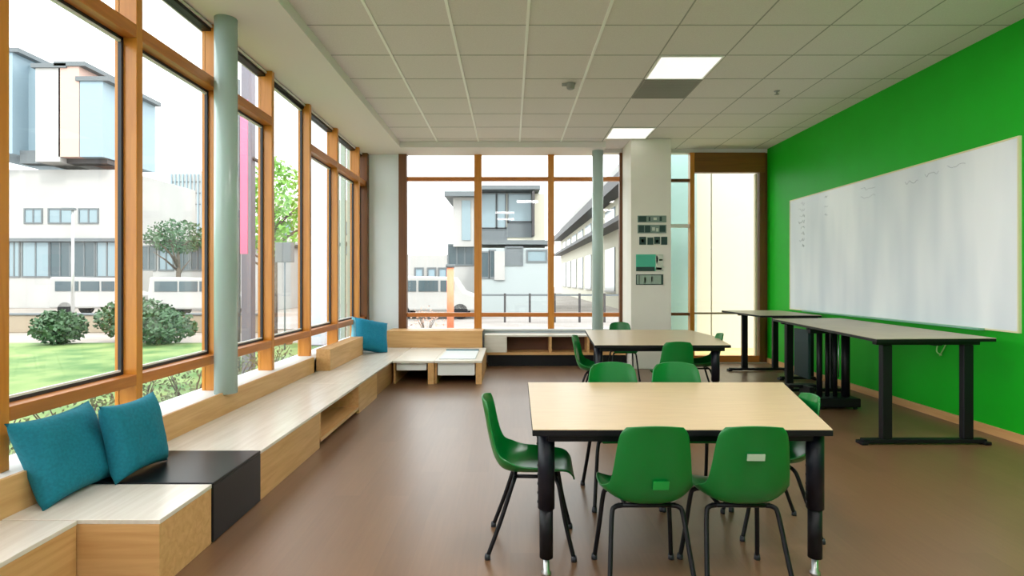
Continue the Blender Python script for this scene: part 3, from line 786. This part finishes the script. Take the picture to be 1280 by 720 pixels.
# planting
def leaves(bm, c, r, n, s, seed, flat=1.0):
    rn = random.Random(seed)
    for _ in range(n):
        while True:
            p = Vector((rn.uniform(-1, 1), rn.uniform(-1, 1), rn.uniform(-1, 1)))
            if p.length < 1 and p.length > .3: break
        q = Vector((c[0]+p.x*r[0], c[1]+p.y*r[1], c[2]+p.z*r[2]))
        a = Vector((rn.uniform(-1, 1), rn.uniform(-1, 1), rn.uniform(-1, 1))).normalized(); b = a.orthogonal().normalized()
        ss = s*rn.uniform(.6, 1.3)
        v = [bm.verts.new(q+a*ss), bm.verts.new(q+b*ss*.5), bm.verts.new(q-a*ss), bm.verts.new(q-b*ss*.5)]
        bm.faces.new(v)
    return bm
def tree(label, x, y, h, r, m, seed, n=1500, bare=False, vr=.3):
    t = thing('tree', label, 'tree', (x, y, -.15)); rn = random.Random(seed)
    obj('trunk', tube(bmesh.new(), [(0, 0, 0), (.03, .02, h*.4), (0, 0, h*.8)], [h*.03, h*.022, h*.008], 8), M_bark, t)
    bm = bmesh.new()
    for kx in range(9):
        a = rn.uniform(0, 2*PI); z0 = h*rn.uniform(.35, .7); L = r*rn.uniform(.6, 1)
        tube(bm, [(0, 0, z0), (L*.5*math.cos(a), L*.5*math.sin(a), z0+L*.4), (L*math.cos(a), L*math.sin(a), z0+L*.7)], [h*.012, h*.008, h*.003], 5)
    obj('branches', bm, M_bark, t)
    if not bare: obj('foliage', leaves(bmesh.new(), (0, 0, h*.75), (r, r, h*vr), n, .09, seed), m, t)
    return t
tree('leafy light green tree outside the fourth window bay', X(345, 17)-.1, 17, 5.0, 1.0, M_leafl, 5, 1400)
tree('broad dark bushy tree by the low pavilion beyond the second bay', X(222, 28.6), 28.6, 5.0, 1.5, M_leafd, 6, 1300, vr=.17)
def bush(label, x, y, rx, rz, m, seed, n=900, s=.05, z=-.12):
    t = thing('shrub', label, 'shrub', (x, y, z)); rn = random.Random(seed)
    bm = bmesh.new()
    for kx in range(8):
        a = rn.uniform(0, 2*PI); q = rx*rn.uniform(.3, .8)
        tube(bm, [(0, 0, 0), (q*.4*math.cos(a), q*.4*math.sin(a), rz*.9), (q*math.cos(a), q*math.sin(a), rz*1.7)], [.014, .010, .004], 5)
    obj('stems', bm, M_bark, t)
    obj('foliage', leaves(bmesh.new(), (0, 0, rz), (rx, rx, rz), n, s, seed), m, t)
    return t
bush('dark round shrub at the edge of the lawn, nearer the first mullion', X(126, 14), 15.4, 1.0, .55, M_leafd, 11, 1600, .07)
bush('dark shrub on the lawn edge, left of the rounder one', X(66, 14), 14.2, .6, .42, M_leafd, 12, 1200, .07)
bush('dark shrub on the lawn edge seen in the second bay', X(196, 14), 14.2, .8, .42, M_leafd, 13, 1200, .07)
GB = 'twiggy bushes against the left windows'
for kx, (yy, xx) in enumerate(((3.1, -3.3), (3.7, -3.45), (4.4, -3.3), (5.2, -3.4), (6.0, -3.35), (7.0, -3.4), (8.0, -3.35))):
    b_ = bush(['twiggy bush outside low behind the dark teal pillow', 'twiggy bush outside below the first window transom near the second pillow', 'twiggy bush outside just past the first wide mullion', 'twiggy bush outside behind the foot of the pipe column', 'twiggy bush outside below the bay beyond the pipe column', 'twiggy bush outside below the fifth bay', 'twiggy bush outside near the far end of the left windows'][kx],
              xx, yy, .38, .36, M_twig, 20+kx, 450, .022, -.1); b_['group'] = GB
for kx, (px, Y_) in enumerate(((640, 14), (668, 14.5), (715, 14), (533, 15))):
    b_ = bush(['low grey green bush outside below the middle far pane', 'low grey green bush outside right of middle far pane', 'sparse low bush outside in front of the far right pane', 'pinkish low bush outside the left far pane'][kx],
              X(px, Y_), Y_, .5, .16 if kx < 3 else .5, M_twig if kx < 3 else mat('pinkish twigs', srgb(206, 160, 140), .8), 40+kx, 260, .03, -.2)

# ------------------------------------------------------------------ light
w = bpy.data.worlds.new('overcast sky'); S.world = w; w.use_nodes = True
bg = w.node_tree.nodes['Background']; bg.inputs[0].default_value = (.95, .98, 1, 1); bg.inputs[1].default_value = 1.9
sun = bpy.data.lights.new('sun', 'SUN'); sun.energy = 1.2; sun.angle = .15; sun.color = (1, .95, .88)
so = bpy.data.objects.new('sun', sun); C.objects.link(so)
so.rotation_euler = (math.radians(42), 0, math.radians(28))   # from behind the camera and the right: the room's roof keeps it off the floor
def portal(loc, rot, sx, sy):
    l = bpy.data.lights.new('portal', 'AREA'); l.shape = 'RECTANGLE'; l.size = sx; l.size_y = sy; l.cycles.is_portal = True
    o = bpy.data.objects.new('portal', l); C.objects.link(o); o.location = loc; o.rotation_euler = rot
portal((XL-.1, 3.5, 2.1), (0, -PI/2, 0), 3.2, 13.2)
portal((0, YF+.14, 2.15), (-PI/2, 0, 0), 4.0, 3.1)
portal((3.55, YF+.14, 1.85), (-PI/2, 0, 0), 1.9, 3.7)

# ------------------------------------------------------------------ camera
cam = bpy.data.cameras.new('camera'); co = bpy.data.objects.new('camera', cam); C.objects.link(co)
co.location = (0, 0, CAMH); co.rotation_euler = (PI/2, 0, 0)
cam.sensor_width = 36; cam.lens = 20.25; cam.shift_x = 2/1280; cam.shift_y = -10/1280; cam.clip_start = .05; cam.clip_end = 400
S.camera = co
S.view_settings.view_transform = 'Standard'; S.view_settings.look = 'None'; S.view_settings.gamma = 1
S.view_settings.use_curve_mapping = False
S.view_settings.exposure = 1.03
